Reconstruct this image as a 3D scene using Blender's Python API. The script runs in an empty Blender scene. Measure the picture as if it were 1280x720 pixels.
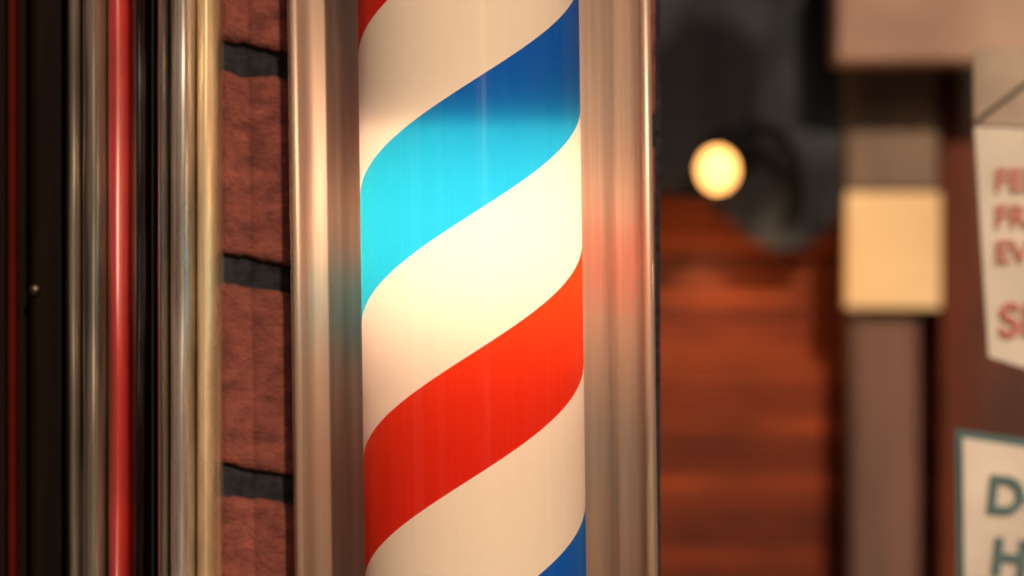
import bpy, bmesh, math, random
from mathutils import Vector, noise, Matrix
random.seed(4)
sc=bpy.context.scene
S=0.0004; D=2.0; Z0=1.7
def sx(px,y): return (px-640)*S*(D+y)/D
def sz(py,y): return Z0-(py-360)*S*(D+y)/D

# ---------------- materials
def newmat(name):
    m=bpy.data.materials.new(name); m.use_nodes=True
    nt=m.node_tree
    return m,nt,nt.nodes['Principled BSDF']
def N(nt,t,**k):
    n=nt.nodes.new(t)
    for a,b in k.items(): setattr(n,a,b)
    return n
def mat(name,c1,c2=None,rough=0.5,metal=0.0,scale=(20,20,20),bump=0.0,bscale=None,detail=6,rvar=0.0,coat=0.0,lo=0.35,hi=0.65,bdist=0.002,spec=0.5,crough=0.08,cior=1.5,bdetail=8):
    m,nt,b=newmat(name)
    b.inputs['Roughness'].default_value=rough; b.inputs['Metallic'].default_value=metal
    b.inputs['Coat Weight'].default_value=coat; b.inputs['Coat Roughness'].default_value=crough; b.inputs['Coat IOR'].default_value=cior
    b.inputs['Specular IOR Level'].default_value=spec
    if c2 is None: c2=tuple(x*0.8 for x in c1)
    tc=N(nt,'ShaderNodeTexCoord'); mp=N(nt,'ShaderNodeMapping'); mp.inputs['Scale'].default_value=scale
    nz=N(nt,'ShaderNodeTexNoise'); nz.inputs['Scale'].default_value=1.0; nz.inputs['Detail'].default_value=detail
    nz.inputs['Roughness'].default_value=0.62
    cr=N(nt,'ShaderNodeValToRGB'); e=cr.color_ramp.elements
    e[0].position=lo; e[1].position=hi; e[0].color=(*c1,1); e[1].color=(*c2,1)
    L=nt.links.new
    L(tc.outputs['Object'],mp.inputs[0]); L(mp.outputs[0],nz.inputs['Vector']); L(nz.outputs['Fac'],cr.inputs[0]); L(cr.outputs[0],b.inputs['Base Color'])
    if rvar:
        mr=N(nt,'ShaderNodeMapRange'); mr.inputs[3].default_value=max(0.02,rough-rvar); mr.inputs[4].default_value=rough+rvar
        mr.inputs[1].default_value=0.3; mr.inputs[2].default_value=0.7
        L(nz.outputs['Fac'],mr.inputs[0]); L(mr.outputs[0],b.inputs['Roughness'])
    if bump:
        mp2=N(nt,'ShaderNodeMapping'); mp2.inputs['Scale'].default_value=bscale or scale
        n2=N(nt,'ShaderNodeTexNoise'); n2.inputs['Scale'].default_value=1.0; n2.inputs['Detail'].default_value=bdetail
        bp=N(nt,'ShaderNodeBump'); bp.inputs['Strength'].default_value=bump; bp.inputs['Distance'].default_value=bdist
        L(tc.outputs['Object'],mp2.inputs[0]); L(mp2.outputs[0],n2.inputs['Vector']); L(n2.outputs['Fac'],bp.inputs['Height']); L(bp.outputs[0],b.inputs['Normal'])
        if coat: L(bp.outputs[0],b.inputs['Coat Normal'])
    return m
def emis(name,c,s):
    m,nt,b=newmat(name); b.inputs['Base Color'].default_value=(*c,1)
    b.inputs['Emission Color'].default_value=(*c,1); b.inputs['Emission Strength'].default_value=s
    return m
def glassmat(name,base,k,p,rough=0.02,tint=(1,1,1)):
    m=bpy.data.materials.new(name); m.use_nodes=True; nt=m.node_tree; nt.nodes.clear(); L=nt.links.new
    out=N(nt,'ShaderNodeOutputMaterial'); mix=N(nt,'ShaderNodeMixShader'); tr=N(nt,'ShaderNodeBsdfTransparent'); gl=N(nt,'ShaderNodeBsdfGlossy')
    tr.inputs[0].default_value=(*tint,1); gl.inputs['Roughness'].default_value=rough
    lw=N(nt,'ShaderNodeLayerWeight'); lw.inputs[0].default_value=0.5
    pw=N(nt,'ShaderNodeMath',operation='POWER'); pw.inputs[1].default_value=p
    mu=N(nt,'ShaderNodeMath',operation='MULTIPLY_ADD'); mu.inputs[1].default_value=k; mu.inputs[2].default_value=base
    L(lw.outputs['Facing'],pw.inputs[0]); L(pw.outputs[0],mu.inputs[0]); L(mu.outputs[0],mix.inputs[0])
    L(tr.outputs[0],mix.inputs[1]); L(gl.outputs[0],mix.inputs[2]); L(mix.outputs[0],out.inputs[0])
    return m

# ---------------- mesh helpers
def obj(name,bm,m=None,parent=None,smooth=False):
    me=bpy.data.meshes.new(name); bm.normal_update(); bm.to_mesh(me); bm.free()
    o=bpy.data.objects.new(name,me); sc.collection.objects.link(o)
    if m: me.materials.append(m)
    if smooth:
        for p in me.polygons: p.use_smooth=True
    if parent: o.parent=parent
    return o
def empty(name,loc=(0,0,0)):
    e=bpy.data.objects.new(name,None); e.location=loc; sc.collection.objects.link(e); return e
def addbox(bm,x0,x1,y0,y1,z0,z1):
    r=bmesh.ops.create_cube(bm,size=1)
    for v in r['verts']:
        v.co=Vector(((x0+x1)/2+v.co.x*(x1-x0),(y0+y1)/2+v.co.y*(y1-y0),(z0+z1)/2+v.co.z*(z1-z0)))
def box(name,x0,x1,y0,y1,z0,z1,m,parent=None,bev=0.0):
    bm=bmesh.new(); addbox(bm,x0,x1,y0,y1,z0,z1)
    o=obj(name,bm,m,parent)
    if bev:
        b=o.modifiers.new('b','BEVEL'); b.width=bev; b.segments=3
    return o
def lathe(name,prof,m,parent=None,seg=96,loc=(0,0,0),a0=0,a1=2*math.pi):
    bm=bmesh.new(); rings=[]
    full=abs((a1-a0)-2*math.pi)<1e-6
    n=seg if full else seg+1
    for r,z in prof:
        rings.append([bm.verts.new((loc[0]+r*math.cos(a0+(a1-a0)*i/seg),loc[1]+r*math.sin(a0+(a1-a0)*i/seg),loc[2]+z)) for i in range(n)])
    for a,b in zip(rings[:-1],rings[1:]):
        for i in range(seg):
            j=(i+1)%n
            bm.faces.new((a[i],a[j],b[j],b[i]))
    bmesh.ops.remove_doubles(bm,verts=bm.verts,dist=1e-6)
    return obj(name,bm,m,parent,smooth=True)
def extrude_profile(name,pts,z0,z1,m,parent=None,smooth=True):
    bm=bmesh.new(); a=[bm.verts.new((x,y,z0)) for x,y in pts]; b=[bm.verts.new((x,y,z1)) for x,y in pts]
    for i in range(len(pts)-1): bm.faces.new((a[i],a[i+1],b[i+1],b[i]))
    return obj(name,bm,m,parent,smooth)
def tube(name,pts,r,m,parent=None):
    cu=bpy.data.curves.new(name,'CURVE'); cu.dimensions='3D'; sp=cu.splines.new('POLY'); sp.points.add(len(pts)-1)
    for p,q in zip(sp.points,pts): p.co=(*q,1)
    cu.bevel_depth=r; cu.bevel_resolution=4; o=bpy.data.objects.new(name,cu); sc.collection.objects.link(o); cu.materials.append(m)
    if parent: o.parent=parent
    return o

# ================= BARBER POLE =================
PX=sx(590,0)
pole=empty('barber_pole',(PX,0,Z0)); pole.rotation_euler=(0,math.radians(-0.75),0)
R=0.0553
sm=bpy.data.materials.new('stripe_sleeve'); sm.use_nodes=True; nt=sm.node_tree; nt.nodes.clear(); L=nt.links.new
out=N(nt,'ShaderNodeOutputMaterial'); tc=N(nt,'ShaderNodeTexCoord'); sep=N(nt,'ShaderNodeSeparateXYZ'); L(tc.outputs['Object'],sep.inputs[0])
ny=N(nt,'ShaderNodeMath',operation='MULTIPLY'); ny.inputs[1].default_value=-1; L(sep.outputs['Y'],ny.inputs[0])
at=N(nt,'ShaderNodeMath',operation='ARCTAN2'); L(sep.outputs['X'],at.inputs[0]); L(ny.outputs[0],at.inputs[1])
K=86.0; PER=652.0
zz=N(nt,'ShaderNodeMath',operation='MULTIPLY'); zz.inputs[1].default_value=-1/S; L(sep.outputs['Z'],zz.inputs[0])
ma=N(nt,'ShaderNodeMath',operation='MULTIPLY_ADD'); ma.inputs[1].default_value=K; L(at.outputs[0],ma.inputs[0]); L(zz.outputs[0],ma.inputs[2])
ad=N(nt,'ShaderNodeMath',operation='ADD'); ad.inputs[1].default_value=360+44+PER; L(ma.outputs[0],ad.inputs[0])
dv=N(nt,'ShaderNodeMath',operation='DIVIDE'); dv.inputs[1].default_value=PER; L(ad.outputs[0],dv.inputs[0])
fr=N(nt,'ShaderNodeMath',operation='FRACT'); L(dv.outputs[0],fr.inputs[0])
def ramp(W,B,Rr):
    cr=N(nt,'ShaderNodeValToRGB'); cr.color_ramp.interpolation='CONSTANT'; L(fr.outputs[0],cr.inputs[0])
    e=cr.color_ramp.elements; e[0].position=0; e[0].color=W; e[1].position=155/PER; e[1].color=B
    x=e.new(314/PER); x.color=W; x=e.new(483/PER); x.color=Rr
    x=e.new(633/PER); x.color=W
    return cr
crd=ramp((0.95,0.81,0.66,1),(0.006,0.070,0.52,1),(0.66,0.016,0.009,1))
crt=ramp((0.72,0.54,0.41,1),(0.02,0.47,0.60,1),(0.75,0.052,0.008,1))
df=N(nt,'ShaderNodeBsdfDiffuse'); tl=N(nt,'ShaderNodeBsdfTranslucent'); gl=N(nt,'ShaderNodeBsdfGlossy'); gl.inputs['Roughness'].default_value=0.12
m1=N(nt,'ShaderNodeMixShader'); m1.inputs[0].default_value=0.4; m2=N(nt,'ShaderNodeMixShader')
L(crd.outputs[0],df.inputs[0]); L(crt.outputs[0],tl.inputs[0]); L(df.outputs[0],m1.inputs[1]); L(tl.outputs[0],m1.inputs[2])
m2.inputs[0].default_value=0.025
L(m1.outputs[0],m2.inputs[1]); L(gl.outputs[0],m2.inputs[2]); L(m2.outputs[0],out.inputs[0])
lathe('striped_cylinder',[(R,-0.30),(R,0.30)],sm,pole,seg=160)
lampm=emis('fluorescent_tube',(1.0,0.86,0.66),24.0)
zt=-(170-360)*S; zb=-(400-360)*S
lathe('lamp_tube',[(0.0001,zb),(0.012,zb),(0.012,zt),(0.0001,zt)],lampm,pole,seg=16)
hold=mat('lamp_holder_plastic',(0.3,0.28,0.25),rough=0.6)
lathe('lamp_cutoff_disc',[(0.0001,zt+0.001),(0.042,zt+0.001),(0.042,zt+0.004),(0.01,zt+0.006),(0.01,0.30),(0.0001,0.30)],hold,pole,seg=48)  # unseen disc on a stem, added to cut the tube's light off above
lathe('lamp_holder_base',[(0.0001,zb-0.001),(0.016,zb-0.001),(0.016,zb-0.005),(0.01,zb-0.007),(0.01,-0.30),(0.0001,-0.30)],hold,pole,seg=48)
RG=0.0905
lathe('glass_cylinder',[(RG,-0.30),(RG,0.30)],glassmat('clear_acrylic',0.035,0.40,6,0.04),pole,seg=160)
chrome=mat('polished_chrome',(0.85,0.78,0.70),(0.75,0.69,0.62),rough=0.09,metal=1,scale=(30,30,2),rvar=0.03,bump=0.5,bscale=(30,30,5),bdetail=1,bdist=0.004)
def dome(sgn): 
    pr=[(0.0935,0.29),(0.0965,0.295),(0.0965,0.325),(0.092,0.33),(0.088,0.335)]+[(0.088*math.cos(t*math.pi/24),0.335+0.06*math.sin(t*math.pi/24)) for t in range(1,12)]+[(0.012,0.396),(0.016,0.405),(0.016,0.415),(0.0001,0.425)]
    return [(r,sgn*z) for r,z in pr]
lathe('top_cap',dome(1),chrome,pole); lathe('bottom_cap',dome(-1),chrome,pole)
steel=mat('satin_steel',(0.66,0.47,0.37),(0.34,0.24,0.19),rough=0.42,metal=0.6,scale=(80,80,1.5),rvar=0.08)
w=0.0925; yb=0.088
pts=[]
for i in range(41):
    t=-1+2*i/40; pts.append((t*w*0.93,yb-0.012*(abs(t)**2.5)))
lip=[(-w-0.001,0.098),(-w-0.001,0.07),(-w+0.001,0.067),(-w+0.004,0.068),(-w+0.005,0.073)]
prof=lip+pts+[(-a,b) for a,b in lip[::-1]]
t_=extrude_profile('backing_tray',prof,-0.31,0.31,steel,pole)
sd=t_.modifiers.new('s','SOLIDIFY'); sd.thickness=0.0008
# ================= BRICK WALL (pier + header) =================
brickm=mat('brick',(0.235,0.068,0.054),(0.075,0.025,0.023),rough=0.9,scale=(70,70,110),bump=1.0,bscale=(420,420,620),bdist=0.0025,lo=0.3,hi=0.7,detail=12,spec=0.2)
mortm=mat('mortar',(0.020,0.021,0.028),(0.008,0.008,0.011),rough=0.95,scale=(150,150,150),bump=1.0,bscale=(300,300,300),spec=0.2)
wall=empty('brick_wall')
wx0=sx(266,0.1); wx1=sx(826,0.1)
wy=0.10; CH=0.1113; JT=0.0115
zj=sz(342,wy)
xj=sx(320,wy)
bm=bmesh.new()
def brick(bm,x0,x1,za,zb_,slope,seed,nx=80,nz=36,yf=wy,off=0.0):
    g=[]
    for j in range(nz+1):
        row=[]
        for i in range(nx+1):
            u=i/nx; v=j/nz
            x=x0+(x1-x0)*u; z=za+(zb_-za)*v
            ex=min(u,1-u)*(x1-x0); ez=min(v,1-v)*(zb_-za)
            d=min(ex,ez); r=0.0045
            y=yf+off+ (0.005*(1-min(1,d/r))**2.2)
            n1=noise.noise(Vector((x*40+seed*7,z*55,seed))); n2=noise.noise(Vector((x*170+seed*3,z*190,seed+9)))
            pit=noise.noise(Vector((x*90+seed,z*90,seed+2)))
            y+=0.0003*n1+0.0003*n2+(0.0025 if pit>0.55 else 0)
            wv=(1-min(1,ez/0.02))
            z+=wv*(0.0028*noise.noise(Vector((x*60,seed*3.3+round(v)*5,1)))+0.0016*noise.noise(Vector((x*260,seed*3.3+round(v)*5,4))))
            if d<1e-6: y+=0.012
            z+=slope*(x-xj)
            row.append(bm.verts.new((x,y,z)))
        g.append(row)
    for j in range(nz):
        for i in range(nx): bm.faces.new((g[j][i],g[j][i+1],g[j+1][i+1],g[j+1][i]))
k=-14
while zj+k*CH<2.95:
    z0=zj+k*CH+JT/2+random.uniform(-.0008,.0008); z1=zj+(k+1)*CH-JT/2+random.uniform(-.0008,.0008)
    if z0>0.03: brick(bm,wx0+0.002,wx1-0.001,z0,z1,-0.17,k+20,off=random.uniform(-0.001,0.001))
    k+=1
obj('bricks',bm,brickm,wall,smooth=True)
box('mortar_core',wx0,wx1,wy+0.006,wy+0.22,0,3.0,mortm,wall)
bm=bmesh.new()
for r_ in range(8):
    z=3.02+r_*0.075
    x=-1.6-(r_%2)*0.11
    while x<3.4:
        addbox(bm,x,x+0.21,wy-0.002,wy+0.08,z,z+0.065); x+=0.22
o=obj('header_bricks',bm,brickm,wall); b=o.modifiers.new('b','BEVEL'); b.width=0.003
box('header_core',-1.8,3.5,wy+0.004,wy+0.25,3.0,3.7,mortm,wall)
# ================= CHROME DOOR FRAME =================
fr_=empty('chrome_door_frame')
def rib(name,pa,pb,y,bulge,m,n=24,flat=1.0):
    xa,xb=sx(pa,y),sx(pb,y); pts=[(xa,0.115)]
    for i in range(n+1):
        t=-1+2*i/n; pts.append((xa+(xb-xa)*(i/n), y+bulge*(1-(1-abs(t)**(2*flat))**0.5)))
    pts.append((xb,0.115))
    return extrude_profile(name,pts,0.0,3.0,m,fr_)
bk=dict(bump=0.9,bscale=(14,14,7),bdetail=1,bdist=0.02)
redm=mat('red_reflection_paint',(0.42,0.010,0.005),(0.24,0.006,0.004),rough=0.3,metal=0.0,scale=(10,10,8),coat=1.0,crough=0.36,cior=2.2,bump=1.0,bscale=(8,8,7),bdetail=0,bdist=0.05)  # the pole's red reflection in the chrome, put in as base colour
silver=mat('satin_silver',(0.92,0.83,0.72),(0.34,0.30,0.27),rough=0.22,metal=0.8,scale=(25,25,5),rvar=0.08,**bk)  # colour mottling in these rib metals imitates uneven chrome reflections
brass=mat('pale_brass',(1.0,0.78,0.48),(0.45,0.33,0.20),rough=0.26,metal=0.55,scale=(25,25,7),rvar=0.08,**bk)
nickel=mat('reflection_mottled_nickel',(0.56,0.46,0.36),(0.16,0.13,0.11),rough=0.2,metal=0.8,scale=(60,60,5),rvar=0.08,**bk)  # outer ribs: reflections painted as light and dark mottling
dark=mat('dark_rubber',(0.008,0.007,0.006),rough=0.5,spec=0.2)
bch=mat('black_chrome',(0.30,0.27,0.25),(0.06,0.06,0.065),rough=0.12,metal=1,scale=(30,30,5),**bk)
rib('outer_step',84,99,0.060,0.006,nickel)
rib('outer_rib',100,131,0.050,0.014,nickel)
rib('red_reflection_rib',132,158,0.049,0.013,redm)  # added rib carrying the painted red reflection
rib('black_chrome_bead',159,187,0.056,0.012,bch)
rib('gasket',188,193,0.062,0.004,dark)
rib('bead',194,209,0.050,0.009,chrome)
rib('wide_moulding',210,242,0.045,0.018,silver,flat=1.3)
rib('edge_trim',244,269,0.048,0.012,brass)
# ================= DOOR =================
door=empty('door')
dm=mat('dark_stained_wood',(0.008,0.003,0.002),(0.003,0.0015,0.001),rough=0.6,scale=(60,60,4),bump=0.2,spec=0.04)
dr=mat('dark_red_paint',(0.05,0.003,0.0015),rough=0.6,spec=0.04)
dxr=sx(83,0.1)
box('panel',-1.35,dxr,0.12,0.16,0.02,2.98,dm,door)
box('stile',sx(38,0.1),dxr,0.095,0.119,0.02,2.98,dm,door,bev=0.004)
box('red_bead',sx(6,0.1),sx(18,0.1),0.108,0.118,0.02,2.98,dr,door,bev=0.003)
box('jamb_left',-1.35,-1.25,0.09,0.119,0.02,2.98,dm,door,bev=0.004)
brs=mat('old_brass',(0.12,0.08,0.05),rough=0.45,metal=1)
sc_=lathe('screw',[(0.0001,0.003),(0.002,0.0026),(0.0032,0.0012),(0.0034,0)],brs,door,seg=24)
sc_.location=(sx(44,0.095),0.0945,sz(362,0.095)); sc_.rotation_euler=(math.radians(90),0,0)
# ================= SHOP WINDOW =================
win=empty('shop_window')
gm=glassmat('window_glass',0.03,0.5,4,0.01)
gx0=sx(830,0.12)
box('pane_glass',gx0,2.6,0.150,0.151,0.55,2.95,gm,win)
fm=mat('window_frame_paint',(0.05,0.03,0.022),rough=0.4)
box('frame_sill',gx0-0.001,2.7,0.08,0.20,0.45,0.548,fm,win,bev=0.006)
box('frame_head',gx0-0.001,2.7,0.10,0.20,2.952,2.998,fm,win,bev=0.004)
box('frame_side',2.602,2.7,0.10,0.20,0.55,2.95,fm,win,bev=0.004)
box('stall_riser',gx0-0.001,2.7,0.11,0.25,0.01,0.448,dm,win)
# ================= INTERIOR =================
YW=1.5
slats=[mat('cedar_slats_%d'%i,c,tuple(a*0.32 for a in c),rough=0.6,scale=(7,12,22),bump=0.3,bscale=(6,30,120),lo=0.32,hi=0.68,spec=0.2) for i,c in enumerate([(0.26,0.042,0.012),(0.19,0.030,0.009),(0.32,0.056,0.015)])]
bm=bmesh.new(); z=0.02
while z<2.95:
    h=random.uniform(0.0115,0.013)
    dy=random.uniform(-0.002,0.002); nf=len(bm.faces)
    addbox(bm,0.0,3.2,YW+dy,YW+0.03,z,z+h); z+=h+0.0040
    bm.faces.ensure_lookup_table(); mi=random.randrange(3)
    for f in bm.faces[nf:]: f.material_index=mi
sl=obj('wooden_slat_wall',bm,slats[0]); sl.data.materials.append(slats[1]); sl.data.materials.append(slats[2])
b=sl.modifiers.new('b','BEVEL'); b.width=0.0015
box('wall_backing',0,3.2,0.031,0.04,0,2.95,dark,sl).location=(0,YW,0)
skyrefm=mat('sky_reflection_tone',(0.009,0.009,0.012),(0.050,0.057,0.068),rough=0.85,scale=(9,9,7),detail=2,lo=0.42,hi=0.72,spec=0.1)  # dark tone with blue-grey smears paints a sky reflection in the window
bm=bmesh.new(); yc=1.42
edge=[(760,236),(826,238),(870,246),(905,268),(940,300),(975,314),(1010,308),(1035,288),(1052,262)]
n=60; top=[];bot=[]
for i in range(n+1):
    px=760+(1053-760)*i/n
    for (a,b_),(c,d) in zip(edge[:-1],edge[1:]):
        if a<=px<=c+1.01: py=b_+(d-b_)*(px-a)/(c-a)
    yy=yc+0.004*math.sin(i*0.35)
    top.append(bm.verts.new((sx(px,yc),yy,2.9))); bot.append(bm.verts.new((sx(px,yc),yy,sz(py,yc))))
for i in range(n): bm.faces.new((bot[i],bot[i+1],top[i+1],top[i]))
obj('sky_reflection_sheet',bm,skyrefm,smooth=True)  # added dark sheet standing in for the reflected sky
colm=mat('plaster_column',(0.20,0.135,0.098),(0.10,0.068,0.052),rough=0.7,scale=(9,9,6),bump=0.2)
col2=mat('column_wrap',(0.14,0.062,0.045),(0.06,0.029,0.022),rough=0.7,scale=(25,25,3),bump=0.2)
yk=1.42
col=empty('column')
box('upper_shaft',sx(1056,yk),sx(1174,yk),yk,yk+0.06,sz(240,yk),2.95,colm,col,bev=0.006)
box('lower_shaft',sx(1062,yk),sx(1150,yk),yk+0.004,yk+0.055,0.02,sz(388,yk),col2,col,bev=0.006)
box('block',sx(1060,yk),sx(1170,yk),yk+0.002,yk+0.058,sz(387,yk),sz(241,yk),colm,col)
paper=mat('cream_paper',(0.84,0.60,0.35),(0.66,0.45,0.24),rough=0.7,scale=(6,6,6))
box('notice',sx(1058,yk-.02),sx(1176,yk-.02),yk-0.02,yk-0.004,sz(386,yk-.02),sz(240,yk-.02),paper,None,bev=0.002)
brw=mat('brown_board',(0.13,0.025,0.009),(0.045,0.010,0.005),rough=0.6,scale=(12,12,4),bump=0.2,spec=0.15)
box('wooden_board',sx(1176,1.44),sx(1300,1.44),1.44,1.47,sz(900,1.44),2.9,brw,bev=0.003)
bem=mat('pink_plaster',(0.42,0.25,0.19),(0.22,0.13,0.105),rough=0.7,scale=(5,5,5),detail=3)
box('beam',sx(1046,1.3),3.2,1.3,1.37,sz(78,1.3),sz(-80,1.3),bem,bev=0.006)
# ---- lamp
yl=1.33
lamp=empty('wall_lamp',(sx(897,yl),yl,sz(212,yl)))
blk=mat('black_metal',(0.005,0.005,0.006),rough=0.85,spec=0.05)
ssl=S*(D+yl)/D
bulb=emis('warm_bulb',(1.0,0.46,0.13),3.6)
lathe('bulb',[(ssl*25*math.sin(math.pi*i/16)+0.00005,-ssl*28*math.cos(math.pi*i/16)) for i in range(17)],bulb,lamp,seg=32)
sh=lathe('shade',[(0.0001,0),(ssl*34,0),(ssl*36,ssl*4),(ssl*30,ssl*24),(ssl*18,ssl*40),(ssl*10,ssl*48),(ssl*10,ssl*66),(0.0001,ssl*68)],blk,lamp,seg=40)
sh.location=(ssl*12,0.02,ssl*12); sh.rotation_euler=(math.radians(20),math.radians(38),0)
tube('arm',[(ssl*50,0.04,ssl*55),(ssl*80,0.05,ssl*50),(ssl*105,0.06,ssl*15),(ssl*110,0.07,-ssl*30),(ssl*98,0.085,-ssl*65)],ssl*8,blk,lamp)
ld=bpy.data.lights.new('lamp_light','POINT'); ld.energy=0.55; ld.color=(1,0.58,0.24); ld.shadow_soft_size=0.02
lo_=bpy.data.objects.new('lamp_light',ld); sc.collection.objects.link(lo_); lo_.parent=lamp; lo_.location=(-0.005,0.05,-0.085)
# ---- signs (hung just behind the glass)
ys=0.45
whitep=mat('sign_white',(0.60,0.52,0.46),(0.44,0.38,0.34),rough=0.5,scale=(10,10,10),detail=2)
redp=mat('sign_red',(0.40,0.08,0.06),rough=0.5); tealp=mat('sign_teal',(0.02,0.085,0.095),rough=0.5)
tanp=mat('sign_tan',(0.20,0.14,0.11),(0.30,0.21,0.17),rough=0.6,scale=(20,20,20),detail=2)
def poly(name,pp,y,m,parent,th=0.003):
    bm=bmesh.new(); vs=[bm.verts.new((sx(a,ys),y,sz(b,ys))) for a,b in pp]; f=bm.faces.new(vs)
    r=bmesh.ops.extrude_face_region(bm,geom=[f]); bmesh.ops.translate(bm,verts=[v for v in r['geom'] if isinstance(v,bmesh.types.BMVert)],vec=(0,th,0))
    bmesh.ops.recalc_face_normals(bm,faces=bm.faces)
    return obj(name,bm,m,parent)
def text(name,s,px,py,h,m,parent,rot=0,y=None,off=0.0003):
    cu=bpy.data.curves.new(name,'FONT'); cu.body=s; cu.size=h*S*(D+ys)/D*1.4; cu.extrude=0.0005; cu.offset=off
    o=bpy.data.objects.new(name,cu); sc.collection.objects.link(o); cu.materials.append(m); o.parent=parent
    o.location=(sx(px,ys),ys-0.003 if y is None else y,sz(py,ys)); o.rotation_euler=(math.radians(90),math.radians(rot),0); return o
s1=empty('sign')
poly('board',[(1218,158),(1600,175),(1606,560),(1236,446)],ys,whitep,s1)
poly('top_panel',[(1217,62),(1600,40),(1600,172),(1218,155)],ys,tanp,s1)
text('letters_1','FEEL',1242,238,28,redp,s1); text('letters_2','FRESH',1242,284,28,redp,s1); text('letters_3','EVERY',1243,328,28,redp,s1); text('letters_4','SHAVE',1248,420,42,redp,s1,off=0.0006)
tube('cord',[(sx(1222,ys),ys-0.004,sz(150,ys)),(sx(1320,ys),ys-0.004,sz(75,ys)),(sx(1420,ys),ys-0.004,sz(60,ys))],0.0012,blk,s1)
s2=empty('sign')
poly('border',[(1195,536),(1600,598),(1600,1000),(1200,1000)],ys+0.002,tealp,s2)
poly('board',[(1203,547),(1600,609),(1600,990),(1208,990)],ys-0.002,whitep,s2)
for i_,(tx,px_,py_) in enumerate([('Deals',1230,638),('Hot',1236,716),('Shaves',1238,794)]):
    text('letters_%d'%(i_+1),tx,px_,py_,46,tealp,s2,rot=6,y=ys-0.005,off=0.0010)
pl=mat('room_plaster',(0.30,0.24,0.2),rough=0.8)
box('ceiling',-1.5,3.3,0.32,1.6,3.0,3.05,pl); box('interior_floor',-1.5,3.3,0.26,1.6,0.0,0.015,mat('floor_boards',(0.15,0.08,0.04),rough=0.5,scale=(3,40,3)))
box('interior_wall',3.21,3.3,0.26,1.6,0.02,2.99,pl)
# ================= STREET =================
gr=mat('ground',(0.12,0.11,0.095),(0.09,0.085,0.075),rough=0.95,scale=(0.5,0.5,0.5))
bm=bmesh.new(); bmesh.ops.create_grid(bm,x_segments=1,y_segments=1,size=400); g=obj('ground',bm,gr); g.location=(0,0,-0.16)
pav=mat('concrete',(0.34,0.31,0.28),(0.26,0.24,0.22),rough=0.9,scale=(4,4,4),bump=0.3,bscale=(60,60,60))
bm=bmesh.new()
for i in range(-14,15):
    for j in range(3): addbox(bm,i*1.2,i*1.2+1.19,-3.55+j*1.2,-3.55+j*1.2+1.19 ,-0.15,0.0)
addbox(bm,-20,20,-3.75,-3.56,-0.15,0.002)
obj('sidewalk',bm,pav)
box('sidewalk',-20,20,-14.0,-11.0,-0.15,0.0,pav)
asp=mat('asphalt',(0.055,0.053,0.05),(0.04,0.04,0.04),rough=0.9,scale=(30,30,30),bump=0.4)
box('road',-60,60,-10.99,-3.76,-0.155,-0.14,asp)
bm=bmesh.new(); 
for i in range(-12,12): addbox(bm,i*3,i*3+1.5,-7.45,-7.33,-0.139,-0.136)
obj('road_marking',bm,mat('road_paint',(0.75,0.72,0.65),rough=0.7))
cols=[((0.62,0.50,0.34),'cream'),((0.10,0.06,0.045),'brown'),((0.42,0.17,0.10),'brick'),((0.70,0.64,0.54),'pale'),((0.05,0.05,0.055),'slate'),((0.50,0.40,0.28),'tan'),((0.25,0.10,0.07),'rust')]
glz=mat('dark_glazing',(0.02,0.022,0.025),rough=0.08)
trim=mat('trim_paint',(0.7,0.66,0.58),rough=0.6)
x=-24
i=0
while x<24:
    wd=[3.2,2.2,3.8,2.6,3.0,2.4,4.0][i%7]; c=cols[i%7][0]; h=[5.6,5.0,6.2,5.2,6.0,4.8,5.7][i%7]
    B=empty('shop_building')
    fm_=mat('facade_'+cols[i%7][1],c,rough=0.8,scale=(2,2,2))
    box('walls',x,x+wd-0.01,-18,-14,0,h,fm_,B); box('cornice',x-0.0,x+wd-0.01,-13.99,-13.75,h-0.35,h+0.1,trim,B)
    box('shopfront_glass',x+0.3,x+wd-1.2,-13.99,-13.95,0.6,2.6,glz,B); box('shopfront_door',x+wd-1.0,x+wd-0.3,-13.99,-13.94,0,2.4,dm,B)
    box('shopfront_fascia',x+0.15,x+wd-0.15,-13.99,-13.85,2.7,3.1,trim if i%2 else dm,B)
    for q in range(2):
        a=x+0.4+q*(wd-0.4)/2; box('window_%d'%q,a,a+wd*0.28,-13.99,-13.95,3.6,4.7,glz,B)
    x+=wd+[0,1.6,0,2.2,0.9][i%5]; i+=1
# ================= LIGHT =================
el=math.radians(24); az=math.radians(13)
s=Vector((math.sin(az)*math.cos(el),-math.cos(az)*math.cos(el),math.sin(el)))
su=bpy.data.lights.new('sun','SUN'); su.energy=3.8; su.angle=math.radians(0.5); su.color=(1,0.74,0.49)
so=bpy.data.objects.new('sun',su); sc.collection.objects.link(so); so.rotation_euler=s.to_track_quat('Z','Y').to_euler()
w_=bpy.data.worlds.new('World'); sc.world=w_; w_.use_nodes=True; nt=w_.node_tree
sk=nt.nodes.new('ShaderNodeTexSky'); sk.sky_type='NISHITA'; sk.sun_disc=False; sk.sun_elevation=el; sk.sun_rotation=math.pi-az; sk.dust_density=5
bg=nt.nodes['Background']; bg.inputs[1].default_value=0.055; nt.links.new(sk.outputs[0],bg.inputs[0])
# ================= CAMERA =================
cd=bpy.data.cameras.new('camera'); co=bpy.data.objects.new('camera',cd); sc.collection.objects.link(co)
co.location=(0,-D,Z0); co.rotation_euler=(math.radians(90),0,0); cd.sensor_width=36; cd.lens=36*D/(1280*S); cd.clip_end=1000; cd.clip_start=0.05
cd.dof.use_dof=True; cd.dof.focus_distance=D-0.04; cd.dof.aperture_fstop=5.6
sc.camera=co
sc.view_settings.view_transform='Standard'; sc.view_settings.look='None'; sc.view_settings.exposure=0
